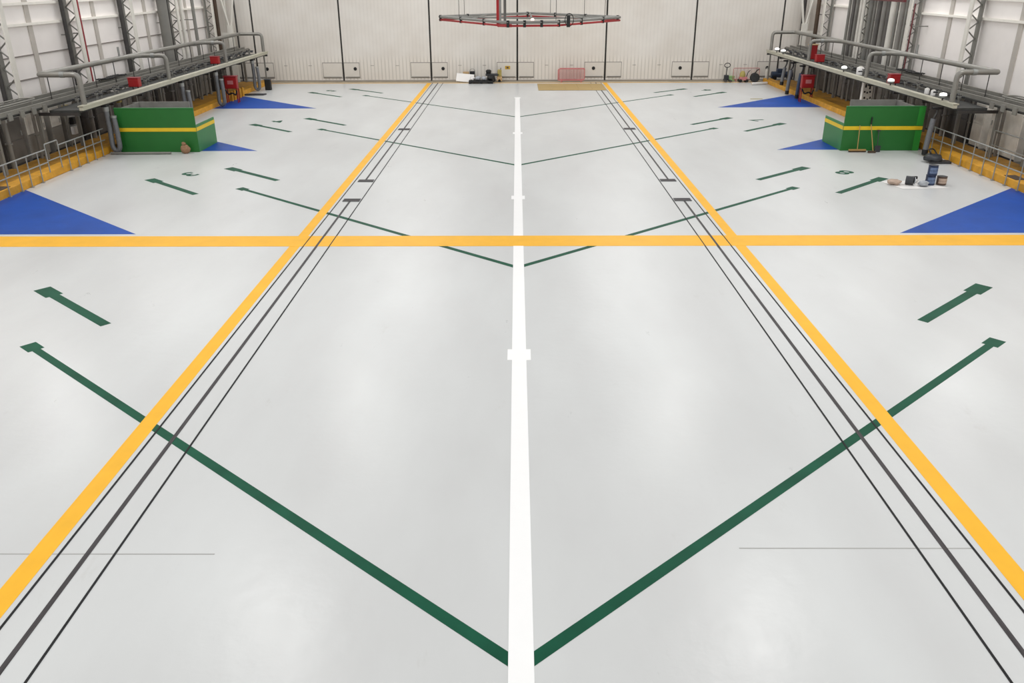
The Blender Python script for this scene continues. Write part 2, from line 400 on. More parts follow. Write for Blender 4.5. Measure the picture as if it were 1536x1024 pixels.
# ------------------------------------------------------------------ side walls, kerbs, decks
XW = 24.75
COLY = {-1: [34.0, 40.9, 47.9, 54.9, 62.2, 69.5], 1: [32.3, 39.5, 46.75, 53.9, 61.2, 69.0]}
for s in (-1, 1):
    w = struct(B().box(s * XW, s * (XW + .2), -6, 73, 0, 13).build('wall_' + SN[s], 'sheet'))
    w['label'] = 'white sheeted hangar side wall on the %s' % SN[s]
    for z, h, dpt, mt in [(5.92, .12, .16, 'girt'), (6.88, .12, .16, 'girt'), (8.6, .12, .16, 'girt'), (4.47, .06, .05, 'seam'), (3.36, .06, .05, 'seam')]:
        if s == 1 and z in (4.47, 3.36): continue
        B().box(s * (XW - dpt), s * (XW - .001), 20, YB, z - h / 2, z + h / 2).build('wall_rail', mt, w)
    for k in range(len(COLY[s]) - 1):
        ym = (COLY[s][k] + COLY[s][k + 1]) / 2
        B().box(s * (XW - .06), s * (XW - .001), ym - .2, ym + .2, 0, 13).build('mullion', 'mull', w)
    B().box(s * 20.4, s * 21.0, 18, 71, 0.0005, .32).build('trim_%d' % (1 if s < 0 else 2), 'kerb', bevel=.02)['kind'] = 'structure'
    B().box(s * 21.002, s * 22.9, 18, 71, 0.0005, .14).build('trim_%d' % (3 if s < 0 else 4), 'deckyel')['kind'] = 'structure'
    B().box(s * 22.902, s * 24.74, 18, YB - .1, 0.0005, .1).build('trim_%d' % (5 if s < 0 else 6), 'concrete')['kind'] = 'structure'
    y = 31.9 if s < 0 else 33.6
    solo(B().box(s * 20.5, s * 20.98, y, y + .9, .3205, .335), 'cover_plate', 'brown', 'rusty dark cover plate lying on the yellow %s kerb' % SN[s], 'cover plate', bevel=.004)

def column(s, y, k):
    c = thing('lattice_column', '%s white lattice steel column on the %s wall' % (ORD[k], SN[s]), 'column', (s * 24.2, y, .1), 'lattice columns along the side walls')
    B().box(s * 23.92, s * 24.0, y - .17, y + .17, .1, 12.8).build('front_flange', 'steel_w', c)
    B().box(s * 24.48, s * 24.56, y - .17, y + .17, .1, 12.8).build('rear_flange', 'steel_g', c)
    b = B(); z = .3; q = 0
    while z < 11.5:
        a = (s * 24.0, y, z); e = (s * 24.48, y, z + .42)
        if q % 2: a, e = (s * 24.48, y, z), (s * 24.0, y, z + .42)
        b.tube([a, e], .035, 6); z += .42; q += 1
    b.build('lacing', 'steel_g', c)
for s in (-1, 1):
    for k, y in enumerate(COLY[s][1:]): column(s, y, k)

def upright(x, y, r, z1, material, name, label, cat, group=None, z0=.101):
    """a vertical service pipe with wall brackets"""
    o = thing(name, label, cat, (x, y, z0), group)
    B().cyl(x, y, z0, z1, r, 12).build('pipe', material, o)
    s = 1 if x > 0 else -1
    if name != 'corner_pipe':
        for z in (3.4, 5.2, 7.0): B().box(x, s * 24.74, y - .03, y + .03, z, z + .06).build('bracket', 'steel_g', o)
    return o
# dark pipes beside the left columns
for k, y in enumerate(COLY[-1][1:5]):
    upright(-24.42, y - .55, .1 if k != 2 else .14, 12.5, 'cab4', 'drain_pipe', 'dark vertical pipe just before the %s left lattice column' % ORD[k], 'pipe', 'dark wall pipes')
upright(-24.2, COLY[-1][2] + .75, .075, 12.5, 'redpipe', 'riser_pipe', 'red vertical riser pipe after the second nearest left column', 'pipe')
upright(-24.22, 60.3, .33, 12.5, 'steel_g', 'vertical_duct', 'wide grey vertical duct before the fourth nearest left column', 'duct')
upright(-23.7, 64.6, .12, 12.5, 'steel_g', 'vertical_duct', 'slim grey vertical duct after the fourth nearest left column', 'duct')
upright(-24.1, 63.3, .13, 12.5, 'steel_w', 'vertical_duct', 'pale slim vertical duct right beside the fourth left column', 'duct')
upright(-24.1, 70.6, .16, 12.5, 'brown', 'rust_pipe', 'dark brown vertical pipe near the left back corner', 'pipe')
upright(-22.9, 71.6, .07, 12.5, 'cab4', 'corner_pipe', 'thin dark pipe standing in the left back corner', 'pipe')
upright(-23.7, 71.7, .1, 12.5, 'steel_w', 'corner_pipe', 'pale pipe standing in the left back corner', 'pipe')
upright(23.8, 69.9, .16, 12.5, 'brown', 'rust_pipe', 'dark brown vertical pipe near the right back corner', 'pipe')
upright(23.35, 71.9, .14, 12.5, 'cab4', 'corner_pipe', 'dark pipe standing in the right back corner', 'pipe')
upright(23.8, 71.9, .1, 12.5, 'steel_w', 'corner_pipe', 'pale pipe standing in the right back corner', 'pipe')
upright(23.75, 52.9, .045, 6.5, 'darkred', 'riser_pipe', 'thin dark red vertical pipe before the third right column', 'pipe')
# bank of vertical ducts on the right wall
tones = ['steel_w', 'steel_g', 'cab2', 'steel_w', 'steel_g', 'steel_w', 'cab1', 'cab2', 'cab1', 'steel_w', 'steel_g', 'steel_g', 'steel_w', 'cab2', 'steel_w', 'cab2', 'steel_g', 'cab1', 'steel_w', 'steel_g']
y = 54.75
for k, tn in enumerate(tones):
    r = [.14, .1, .2, .12, .1, .24, .28, .3, .3, .1, .12, .22, .14, .12, .16, .11, .15, .2, .12, .14][k]
    y += r
    if abs(y - 61.2) < r + .25: y = 61.2 + r + .26
    upright(24.38 - (k % 3) * .04, y, min(r * .78, .19), 12.5, tn, 'vertical_duct', 'vertical service duct in the dense bank on the right wall', 'duct', 'bank of vertical ducts on the right wall')
    y += r * .78 + .2
solo(B().box(23.1, 23.35, 53.2, 66.2, 6.72, 6.95).box(23.14, 23.31, 53.2, 66.2, 6.56, 6.72), 'overhead_beam', 'darkred', 'dark red beam running above the ducts on the right wall', 'beam')
# diagonal bracing near the back corners
for s in (-1, 1):
    o = thing('cross_brace', 'white cross bracing with wide gusset plate near the %s back corner' % SN[s], 'brace', (s * 23.3, 71.9, 3.9))
    b = B()
    for a, e in [((s * 22.75, 71.2, 6.9), (s * 23.3, 71.2, 3.95)), ((s * 23.85, 71.2, 6.9), (s * 23.3, 71.2, 3.95))]: b.tube([a, e], .09, 8)
    b.build('diagonal', 'steel_w', o)
    B().box(s * 22.4, s * 24.74, 71.1, 71.3, 3.72, 3.95).build('tie_bar', 'steel_w', o)
    B().box(s * 23.1, s * 23.5, 71.05, 71.35, .101, 4.5).build('gusset', 'steel_w', o)

# ------------------------------------------------------------------ service gantries
def gantry(s):
    g = thing('service_gantry', 'long raised grey service gantry with a cream edge beam on the %s' % SN[s], 'gantry', (s * 21.2, 50, .1))
    y0, y1 = 39.0, 69.9
    B().box(s * 20.1, s * 20.28, y0, y1, 2.41, 2.58).box(s * 20.06, s * 20.34, y0, y1, 2.56, 2.62).build('edge_beam', 'beam', g, 'cream painted edge beam')
    B().box(s * 20.3, s * 21.8, y0 + .2, y1, 2.30, 2.40).build('walkway', 'deckg', g)  # made a closed plate to keep light out of the space below
    for x, z in ((21.85, 2.72), (22.2, 2.8), (22.75, 2.86)):
        B().box(s * (x - .05), s * (x + .05), 24, 70.6, z - .09, z + .09).build('tray_rail', 'rail', g)
    B().box(s * 21.9, s * 22.7, 24, 70.6, 2.5, 2.56).build('tray_floor', 'deckg', g)
    for i in range(14):
        yy = 25.2 + i * 3.5
        B().box(s * 22.3, s * 22.46, yy - .08, yy + .08, .14, 2.5).build('post', 'steel_g', g)
        if yy > y0: B().box(s * 20.4, s * 22.5, yy - .06, yy + .06, 2.16, 2.295).build('cross_beam', 'cab4', g)
        else: B().box(s * 21.8, s * 22.5, yy - .06, yy + .06, 2.38, 2.5).build('cross_beam', 'steel_g', g)
    for i in range(16):
        yy = 24.6 + i * .95
        B().box(s * 21.74, s * 21.8, yy - .16, yy + .16, 2.42, 2.72).build('bracket_plate', 'rail' if i % 2 else 'steel_g', g)
    B().tube(rounded([(s * 21.95, 24, 3.02), (s * 21.95, 38.7, 3.02), (s * 22.7, 38.7, 3.02), (s * 22.7, 24, 3.02)], .35), .03, 8).build('hoop_rail', 'rail', g)
    for yy in (26.5, 30.5, 34.5, 38.2): B().tube([(s * 21.95, yy, 2.8), (s * 21.95, yy, 3.02)], .025, 6).build('hoop_post', 'rail', g)
    B().tube([(s * 20.5, 70.05, .0), (s * 20.5, 70.05, 2.9)], .06, 8).build('end_post', 'steel_g', g)
    b = B()
    for i in range(5):
        b.tube([(s * 20.35 + s * i * .42, 69.9, 2.4), (s * 20.35 + s * i * .42, 70.1, 2.95)], .02, 6)
    # large return pipe with four outlets
    p = thing('pipe_manifold', 'fat grey pipe looping above the %s gantry with four bent outlets' % SN[s], 'pipe', (s * 22.1, 54, 2.6))
    ry = [39.6, 49.9, 60.2, 69.4]; z = 3.95
    B().tube(rounded([(s * 20.3, ry[0], 2.625), (s * 20.3, ry[0], z), (s * 22.1, ry[0], z), (s * 22.1, ry[0] + .02, z), (s * 22.1, ry[3], z), (s * 20.3, ry[3], z), (s * 20.3, ry[3], 2.625)], .28), .125, 14).build('main_pipe', 'pipe', p)
    for yy in ry[1:3]:
        ob = B().tube(rounded([(s * 22.1, yy - 1.1, z), (s * 21.75, yy, z - .02), (s * 20.3, yy, z - .02), (s * 20.3, yy, 2.625)], .28), .115, 14).build('outlet_bend', 'pipe', p)
        B().tube([(s * 20.95, yy, z - .02), (s * 21.15, yy, z - .02)], .135, 14).build('collar', 'galv', ob, 'shiny collar')
    B().tube([(s * 20.95, ry[0], z), (s * 21.15, ry[0], z)], .14, 14).build('collar', 'galv', p, 'shiny collar')
    for i in range(13):
        yy = 40.2 + i * 2.3
        B().tube([(s * 22.1, yy, 2.6), (s * 22.1, yy, z)], .022, 6).build('hanger_rod', 'cab4', p)
    B().tube([(s * 22.1, 48.0, z), (s * 22.1, 48.0, 4.55)], .06, 8).build('vent_stub', 'galv', p)
    # valves along the walkway
    v = None
    for i in range(30):
        yy = 40.4 + i * .98
        if any(abs(yy - q) < .3 for q in ry + ([46.3, 59.3] if s < 0 else [47, 59.3, 53.4, 60.9, 43.6, 44.3])): continue
        loc = (s * (21.0 + .25 * (i % 2)), yy, 2.402)
        if v is None:
            x, yv, zz = loc
            v = thing('outlet_valve', 'small dark valve standing on the %s gantry walkway behind the cream beam' % SN[s], 'valve', loc, 'valves on the %s gantry' % SN[s])
            B().cyl(x, yv, 2.402, 2.68, .05, 8).cyl(x, yv, 2.68, 2.78, .1, 10).build('body', 'steel_g', v)
            B().tube([(x - s * .3, yv, 2.72), (x + s * .25, yv, 2.74)], .04, 8).build('spout', 'mach', v)
            B().tube([(x, yv - .16, 2.83), (x, yv + .16, 2.83)], .03, 6).cyl(x, yv, 2.76, 2.84, .02, 6).build('handle', 'cab4', v)
        else: dup(v, loc)
for s in (-1, 1): gantry(s)

def red_box(x, y, z, s, label):
    o = thing('alarm_box', label, 'box', (x, y, z))
    B().box(x - .28, x + .28, y - .2, y + .2, z, z + .46).build('housing', 'red', o, bevel=.02)
    B().box(x - .25, x + .25, y - .23, y - .2, z + .04, z + .36).build('door', 'red', o)
    B().box(x - .3, x + .3, y - .22, y + .22, z + .46, z + .49).build('lid', 'redpipe', o)
    B().cyl(x - .14, y, 2.405, z, .03, 8).cyl(x + .14, y, 2.405, z, .03, 8).build('legs', 'cab4', o)
red_box(-20.75, 46.3, 2.63, -1, 'red box mounted behind the cream beam of the left gantry, nearer one')
red_box(-20.75, 59.3, 2.63, -1, 'red box beside the third bent pipe of the left gantry, farther one')
red_box(20.65, 47.0, 2.63, 1, 'red box mounted behind the cream beam of the right gantry, nearer one')
red_box(20.75, 59.3, 2.63, 1, 'lower red box beside the third bent pipe of the right gantry')
o = thing('alarm_box', 'taller dark red box behind the smaller one on the right gantry', 'box', (20.75, 60.9, 2.42))
B().box(20.5, 21.05, 60.85, 61.15, 2.67, 3.6).build('housing', 'red', o, bevel=.02); B().box(20.47, 21.08, 60.8, 61.2, 3.6, 3.66).build('lid', 'card', o)

for k, (x, y) in enumerate([(19.98, 40.2), (19.98, 46.1), (19.98, 53.0), (19.98, 65.6), (19.98, 67.2)]):
    o = thing('bulkhead_lamp', '%s lit oval lamp on the right gantry edge beam' % ORD[k], 'lamp', (x, y, 2.625), 'lamps on the right gantry')
    B().cyl(x + .15, y, 2.623, 2.74, .04, 8).build('stem', 'cab4', o)
    B().lathe(x + .15, y, [(.08, 2.74), (.17, 2.76), (.19, 2.82), (.16, 2.84)], 18).build('housing', 'galv', o)
    b = B().lathe(x + .15, y, [(.16, 2.842), (.17, 2.9), (.12, 2.95), (.03, 2.97)], 18); b.build('lens', 'lamp', o)

for s, y, lab in [(-1, 47.2, 'dark bundle of cables lying on the left gantry tray'), (1, 49.0, 'dark bundle of cables lying on the right gantry tray')]:
    b = B()
    for k in range(5):
        b.tube([(s * (22.5 + .24 * math.sin(i * 1.1 + k)), y + i * .33 - 1.2 + .08 * k, 2.985 + .05 * abs(math.sin(i * 1.7 + k * 1.3))) for i in range(9)], .035, 6)
    solo(b, 'cable_bundle', 'black', lab, 'cables')
# hanging suction hoses
def hose_u(s, y, label, bot=.12, top=2.3, dx=.36, r=.12, tail=None, up=1.75):
    o = thing('suction_hose', label, 'hose', (s * 20.2, y, bot))
    x = s * 20.15
    pts = [(x, y, top), (x - s * .02, y, 1.2)] + [(x - s * dx / 2 + s * dx / 2 * math.cos(a), y - .02, bot + .3 - .26 * math.sin(a)) for a in [PI * i / 8 for i in range(9)]] + [(x - s * dx, y, 1.1), (x - s * (dx - .04), y, up)]
    B().tube(pts, r, 12).build('hose_tube', 'hose', o)
    B().cyl(x, y, top - .24, top - .03, r * 1.25, 12).build('top_cuff', 'galv', o)
    B().cyl(pts[-1][0], y, up, up + .09, r * 1.2, 12).build('nozzle', 'galv', o)
    B().box(x - .12, x + .12, y - .16, y + .16, top - .02, top + .07).build('clamp', 'black', o)
    return o
hose_u(-1, 41.25, 'thick grey hose hanging in a loop beside the green enclosure on the left', tail=True)
solo(B().tube(rounded([(-20.2, 41.0, .075), (-19.6, 40.95, .075), (-17.2, 41.0, .075)], .3), .055, 8), 'floor_hose', 'steel_g', 'thin grey hose lying along the foot of the left green board', 'hose')
hose_u(-1, 51.2, 'grey hose loop hanging just behind the left green enclosure')
hose_u(-1, 57.3, 'grey hose loop hanging before the red cabinet on the left')
hose_u(-1, 65.6, 'grey hose loop hanging at the far end of the left gantry')
def hose_straight(x, y, label, m='hose', bot=.05, top=1.75):
    o = thing('suction_hose', label, 'hose', (x, y, bot))
    B().tube([(x, y, bot + .25), (x + .03, y, (bot + top) / 2), (x + .1, y, top)], .13, 12).build('hose_tube', m, o)
    B().cyl(x, y, bot, bot + .25, .14, 12).build('nozzle', 'black', o)
    B().tube(rounded([(x + .1, y, top), (x + .22, y, top + .3), (x + .2, y, 2.2)], .15), .055, 8).build('hook', 'cab4', o)
    B().box(x - .05, min(x + .4, 20.27), y - .1, y + .1, 2.2, 2.29).build('clamp', 'black', o)
hose_straight(19.85, 40.3, 'grey hose hanging straight down right of the right green enclosure')
hose_straight(19.95, 62.9, 'grey hose hanging at the tip of the far right blue triangle')
hose_straight(19.95, 60.6, 'blue grey hose hanging next to the red cabinet on the right', 'navy')
hose_straight(20.0, 64.6, 'short grey hose hanging far along the right gantry', 'hose', .5)

# red cabinets on legs
def red_stand(x, y, label):
    o = thing('fire_cabinet', label, 'cabinet', (x, y, 0.003))
    B().box(x - .42, x + .42, y - .2, y + .2, .95, 1.75).build('housing', 'red', o, bevel=.02)
    dr = B().box(x - .37, x + .37, y - .225, y - .2, 1.0, 1.7).build('door', 'red', o)
    B().box(x - .2, x + .2, y - .235, y - .225, 1.25, 1.5).build('notice', 'redbar', dr, 'pale red notice')
    B().box(x - .46, x + .46, y - .26, y + .24, 1.75, 1.8).build('roof', 'redpipe', o)
    for dx in (-.38, .38):
        for dy in (-.16, .16): B().box(x + dx - .03, x + dx + .03, y + dy - .03, y + dy + .03, .003, .95).build('leg', 'red', o)
    B().tube(rounded([(x - .4, y - .25, .9), (x - .2, y - .27, .55), (x + .1, y - .28, .7), (x + .3, y - .26, .5), (x + .4, y - .25, .85)], .2), .05, 8).build('hose', 'black', o)
red_stand(-19.95, 59.6, 'red fire cabinet on legs under the left gantry by the far blue triangle')
red_stand(20.1, 59.2, 'red fire cabinet on legs under the right gantry by the far blue triangle')

# ------------------------------------------------------------------ railings on the kerbs
def railing(s, ys, y0, y1, gate=None):
    o = thing('guard_rail', 'low tubular guard rail along the %s yellow kerb' % SN[s], 'railing', (s * 20.36, ys[0], .004))
    x = s * 20.33
    def zt(y): return 1.28
    for yy in ys:
        B().tube([(x, yy, .004), (x, yy, zt(yy))], .026, 8).box(x - .06, x + .06, yy - .06, yy + .06, .004, .025).build('post', 'galv', o)
    segs = [(y0, y1)] if gate is None else [(y0, gate[0]), (gate[1], y1)]
    for z in (1.28, .74):
        for a, b_ in segs: B().tube([(x, a, z), (x, b_, z)], .028, 8).build('rail', 'galv', o)
    if gate:
        B().tube(rounded([(x, gate[0], .3), (x, gate[0], 1.5), (x, gate[1], 1.5), (x, gate[1], .3)], .05), .028, 8).tube([(x, gate[0], .78), (x, gate[1], .78)], .026, 8).build('gate_hoop', 'galv', o, 'slightly taller gate section')
railing(-1, [25.4, 26.4, 27.4, 28.4, 29.4, 30.4, 31.4, 32.35, 33.25, 34.0, 34.85, 37.3, 38.1, 38.9, 39.7, 40.5], 25.4, 40.9, (35.55, 36.6))
railing(1, [25.2, 26.2, 27.2, 28.2, 29.2, 30.2, 31.2, 32.1, 33.05, 34.0, 34.95, 35.9, 36.85, 37.8, 38.8, 39.8, 40.7], 25.2, 41.0)
o = thing('inner_rail', 'short grey handrail behind the right guard rail beside the cabinets', 'railing', (22.4, 37.5, .14))
B().tube(rounded([(22.0, 35.5, .14), (22.0, 35.5, 1.5), (22.0, 38.5, 1.5), (22.0, 38.5, .14)], .06), .03, 8).build('hoop', 'galv', o)
B().tube([(22.0, 35.5, .85), (22.0, 38.5, .85)], .026, 8).build('mid_bar', 'galv', o)

# ------------------------------------------------------------------ equipment under the gantries
def cabinet(s, y0, y1, h, m, k, panel=None, extra=None, x0=23.05, word='grey'):
    o = thing('equipment_cabinet', '%s %s equipment cabinet standing under the %s gantry' % (ORD[k], word, SN[s]), 'cabinet', (s * 23.4, (y0 + y1) / 2, .1), 'equipment cabinets under the %s gantry' % SN[s])
    B().box(s * x0, s * 23.85, y0, y1, .1, h).build('body', m, o, bevel=.015)
    mid = (y0 + y1) / 2
    B().box(s * (x0 - .025), s * x0, y0 + .05, y1 - .05, .2, h * .55).build('lower_door', m, o)
    ud = B().box(s * (x0 - .025), s * x0, y0 + .05, y1 - .05, h * .57, h - .06).build('upper_door', panel or m, o)
    B().box(s * (x0 - .05), s * (x0 - .025), y1 - .2, y1 - .15, h * .62, h * .72).build('handle', 'galv', ud)
    B().box(s * (x0 - .008), s * (x0), y0 - .003, y1 + .003, .1, .18).build('plinth', 'cab4', o)
    return o
LC = [(35.2, 36.9, 2.2, 'cab1', None, 'dark'), (37.2, 38.8, 2.2, 'cab1', None, 'dark'), (39.1, 40.8, 2.25, 'cab2', 'cab3', 'two-tone grey'), (41.3, 42.3, 2.25, 'cab2', 'cab3', 'slim two-tone grey'), (42.7, 44.0, 2.25, 'cab2', 'cab3', 'two-tone grey'),
      (44.4, 45.6, 2.2, 'cab4', None, 'black'), (46.0, 48.2, 2.2, 'cab1', None, 'dark'), (48.6, 50.6, 2.1, 'cab2', None, 'mid grey'), (51.2, 53.6, 2.2, 'cab1', None, 'dark'), (54.2, 57.0, 2.2, 'cab4', None, 'black'), (57.6, 60.4, 2.2, 'cab1', None, 'dark'), (61.0, 64.0, 2.2, 'cab2', None, 'mid grey'), (65.0, 68.0, 2.2, 'cab4', None, 'black')]
for k, (a, b_, h, m, pn, wd) in enumerate(LC): cabinet(-1, a, b_, h, m, k, pn, word=wd)
RC = [(35.4, 37.7, 2.25, 'cab4', None, 'black'), (38.3, 40.9, 2.25, 'cab3', None, 'wide silver'), (41.5, 42.5, 2.25, 'cab3', None, 'slim silver'), (43.0, 45.3, 2.28, 'cab4', None, 'black'),
      (45.8, 47.8, 2.1, 'cab1', None, 'dark'), (48.2, 50.2, 2.2, 'cab2', None, 'mid grey'), (50.6, 52.6, 2.2, 'cab1', None, 'dark'), (53.6, 56.4, 2.2, 'cab2', None, 'mid grey'), (57.0, 60.0, 2.2, 'cab1', None, 'dark'), (60.6, 63.4, 2.2, 'cab2', None, 'mid grey'), (64.2, 68.0, 2.2, 'cab1', None, 'dark')]
for k, (a, b_, h, m, pn, wd) in enumerate(RC): cabinet(1, a, b_, h, m, k, pn, word=wd)
# vertical pipes under the gantries
for s in (-1, 1):
    pr = None; j = 0
    for i in range(34):
        yy = 27.3 + i * 1.24 + .3 * math.sin(i * 2.3)
        if yy < 35 or (yy < 46 and i % 2): continue
        r = .05 + .03 * (i % 3)
        x = s * (22.78 - .06 * (i % 2))
        o = thing('feed_pipe', 'upright grey feed pipe under the %s gantry in front of the cabinets' % SN[s], 'pipe', (x, yy, .1), 'feed pipes under the %s gantry' % SN[s])
        B().cyl(x, yy, .14, 2.49, r, 10).build('pipe', ['steel_g', 'rail', 'cab2', 'cab1'][i % 4], o)
        B().cyl(x, yy, 1.2, 1.26, r * 1.5, 10).build('flange', 'steel_g', o)
# small fittings seen on the left cabinets
def small_box(name, x, y, z, w, h, m, label, m2=None, s=-1):
    o = thing(name, label, 'box', (x, y, z))
    B().box(x - .09, x + .09, y - w / 2, y + w / 2, z, z + h).build('case', m, o, bevel=.01)
    B().box(x - s * .09, x - s * .11, y - w * .4, y + w * .4, z + h * .1, z + h * .9).build('face', m2 or m, o)
small_box('control_box', -22.9, 42.75, 1.65, .4, .5, 'olive', 'yellow control box on a cabinet under the left gantry', 'orange')
small_box('notice_board', -22.9, 43.2, .65, .5, .4, 'wht', 'white notice board on a left cabinet beside the railing')
small_box('switch_box', -22.9, 43.2, 1.15, .45, .35, 'black', 'black switch box above the white notice under the left gantry')
small_box('junction_box', -22.5, 47.8, 1.6, .3, .45, 'olive', 'pale yellow box hanging under the left gantry above the green enclosure')
o = thing('perforated_panel', 'white punched steel column panel behind the right green enclosure', 'panel', (21.4, 52.0, .14))
B().box(21.1, 21.7, 52.0, 52.3, .145, 2.28).build('sheet', 'steel_w', o)
b = B()
for xx, zz, w, h in [(21.85, 1.9, .05, .1), (22.1, 1.9, .05, .2), (21.82, 1.55, .05, .05), (21.98, 1.5, .04, .05), (22.15, 1.55, .05, .05), (21.85, 1.2, .05, .06), (22.05, 1.1, .05, .05), (22.2, 1.2, .04, .06), (21.9, .8, .05, .06), (22.1, .75, .06, .05), (21.85, .5, .08, .06)]:
    xx -= .6; b.box(xx - w, xx + w, 51.99, 51.999, zz - h, zz + h)
b.build('punched_holes', 'black', o)
for k, (x, y, h, r, lb) in enumerate([(21.3, 53.4, .5, .22, 'fat white canister on the right gantry above the punched panel'), (21.3, 43.6, .3, .12, 'small white canister on the right gantry, nearer of two'), (21.3, 44.3, .3, .12, 'small white canister on the right gantry, farther of two')]):
    o = thing('canister', lb, 'canister', (x, y, 2.402))
    B().lathe(x, y, [(r, 2.402), (r, 2.4 + h * .8), (r * .8, 2.4 + h * .9)], 16).build('can', 'wht', o); B().cyl(x, y, 2.4 + h * .9, 2.4 + h, r * .5, 12).build('cap', 'steel_w', o)

# ------------------------------------------------------------------ green enclosures
def enclosure(s):
    o = thing('green_enclosure', 'green board enclosure with a yellow stripe on the %s side' % SN[s], 'enclosure', (s * 18.2, 42.5, .006))
    yf = 41.58; xi, xo = (s * 16.22, s * 20.12) if s > 0 else (s * 15.99, s * 19.93)
    B().box(xo, xi, yf, yf + .05, .006, 2.14).build('front_board', 'green', o)
    st = B().box(xo, xi + (-s) * .0, yf - .012, yf - .0005, 1.02, 1.20).build('yellow_stripe', 'byel', o)
    B().box(xo, xi, yf - .02, yf + .07, 2.14, 2.17).build('top_edge', 'green2', o)
    B().box(xo, xo - s * .32, yf - .006, yf - .0005, .006, .99).box(xo, xo - s * .32, yf - .006, yf - .0005, 1.23, 2.13).build('end_strip', 'green3' if s > 0 else 'green', o)  # right strip: brighter light on an angled end board put into the green
    B().box(xi, xi + s * .05, yf + .055, 44.25, .006, 1.33).build('side_wing', 'green2', o)
    B().box(xi - s * .012, xi - s * .0005, yf + .055, 44.25, 1.02, 1.20).build('yellow_stripe', 'byel', o)
    B().box(s * (17.15 if s < 0 else 17.4), s * 19.8, 44.2, 44.25, .006, 2.12).build('rear_panel', 'cab2', o, 'dark grey rear panel')
    B().box(s * 19.86, s * 20.05, 43.9, 44.25, .006, 2.1).build('rear_post', 'steel_g', o)
    B().box(s * 19.78, s * 19.82, yf + .08, 44.18, .006, 2.1).build('kerb_panel', 'cab2', o)
for s in (-1, 1): enclosure(s)

# brooms leaning on the right enclosure
def broom(x, y, lab, h, head, hm):
    o = thing('broom', lab, 'broom', (x, y, .006))
    B().tube([(x, y, .1), (x + .06, 41.50, h)], .02, 8).build('handle', hm, o)
    if head:
        B().box(x - head, x + head, y - .06, y + .05, .08, .14).build('head', 'wood', o); B().box(x - head, x + head, y - .055, y + .045, .006, .08).build('bristles', 'bristle', o)
    else:
        B().box(x - .14, x + .14, y - .04, y + .02, .01, .32).build('blade', 'mach', o)
        B().box(x - .02, x + .14, 41.485, 41.545, h - .03, h + .03).build('grip', 'mach', o)
broom(16.92, 41.2, 'broom with pale handle leaning on the green board, leftmost of three', 1.25, .42, 'wood')
o = thing('squeegee', 'wide squeegee with a tall wooden handle leaning on the green board', 'squeegee', (17.45, 41.2, .006))
B().tube([(17.62, 41.0, .1), (17.52, 41.5, 1.3)], .022, 8).build('handle', 'wood', o); B().tube([(17.52, 41.5, 1.3), (17.54, 41.53, 1.65)], .035, 8).build('dark_grip', 'black', o)
B().box(17.38, 17.74, 40.93, 41.03, .006, .1).build('head', 'brown', o)
broom(17.9, 41.2, 'dark shovel leaning upright on the green board, right of the squeegee', 1.0, 0, 'mach')
# sack beside the left enclosure
o = thing('sack', 'small brown lumpy sack on the floor against the left green board', 'sack', (-16.55, 41.25, .006))
B().blob((-16.55, 41.25, .22), (.24, .18, .22), 3, rough=.12).build('bag_body', 'bag', o); B().blob((-16.6, 41.25, .47), (.11, .09, .09), 5, rough=.2).build('tied_neck', 'bag', o)

# ------------------------------------------------------------------ painter's mat on the right
tag(B().prism([(15.5, 34.75), (15.85, 33.42), (17.8, 33.5), (17.1, 34.95)], .006, .014).build('floor_sheet', 'wht'), 'white sheet spread on the floor under painting tools', 'sheet')
def rag(x, y, rx, ry, rz, m, name, label, seed):
    o = solo(B().blob((x, y, .015 + rz), (rx, ry, rz), seed, 16, 8, .22), name, m, label, 'cloth'); return o
rag(15.82, 34.2, .28, .26, .1, 'cloth', 'folded_cloth', 'tan folded cloth at the left end of the white sheet', 11)
o = thing('paint_kettle', 'dark drum shaped kettle lying left of the grey rags', 'kettle', (16.35, 34.15, .015))
B().tube([(16.28, 34.2, .2), (16.55, 34.05, .2)], .18, 16).build('drum', 'mach', o); B().tube([(16.57, 34.04, .2), (16.6, 34.03, .2)], .15, 16).build('rim', 'grybag', o)
rag(16.88, 33.86, .2, .22, .11, 'grybag', 'rag', 'crumpled grey rag in the middle of the white sheet', 21)
rag(16.72, 34.55, .24, .14, .08, 'wht', 'rag', 'crumpled white rag behind the grey one', 23)
solo(B().box(16.62, 16.98, 34.66, 34.74, .19, .24).cyl(16.95, 34.7, .014, .2, .05, 8), 'roller_tray', 'black', 'black roller handle behind the rags on the white sheet', 'roller')
def tin(x, y, z, r, h, m, lab, label, name='paint_tin'):
    o = thing(name, label, 'tin', (x, y, z))
    B().lathe(x, y, [(r, z), (r, z + h * .96), (r * 1.05, z + h * .97), (r * 1.05, z + h)], 20).build('can', m, o)
    B().tube(arc((x, y, z + h * .5), (0, -1, 0), (1, 0, 0), r * 1.01, -60, 60, 8), h * .02, 4).build('seam', m, o)
    vs = []; n = 10
    b = B()
    for i in range(n):
        a0, a1 = math.radians(-150 + 120 * i / n), math.radians(-150 + 120 * (i + 1) / n); q = r * 1.012
        b.add([(x + q * math.cos(a0), y + q * math.sin(a0), z + h * .2), (x + q * math.cos(a1), y + q * math.sin(a1), z + h * .2), (x + q * math.cos(a1), y + q * math.sin(a1), z + h * .82), (x + q * math.cos(a0), y + q * math.sin(a0), z + h * .82)], [(0, 1, 2, 3)])
    b.build('paper_label', lab, o)
    B().cyl(x, y, z + h, z + h + .008, r * .9, 20).build('lid', 'mach', o)
tin(17.28, 34.15, .015, .19, .40, 'tinblue', 'tinlab', 'blue paint tin on the white sheet, bottom of a stack of two')
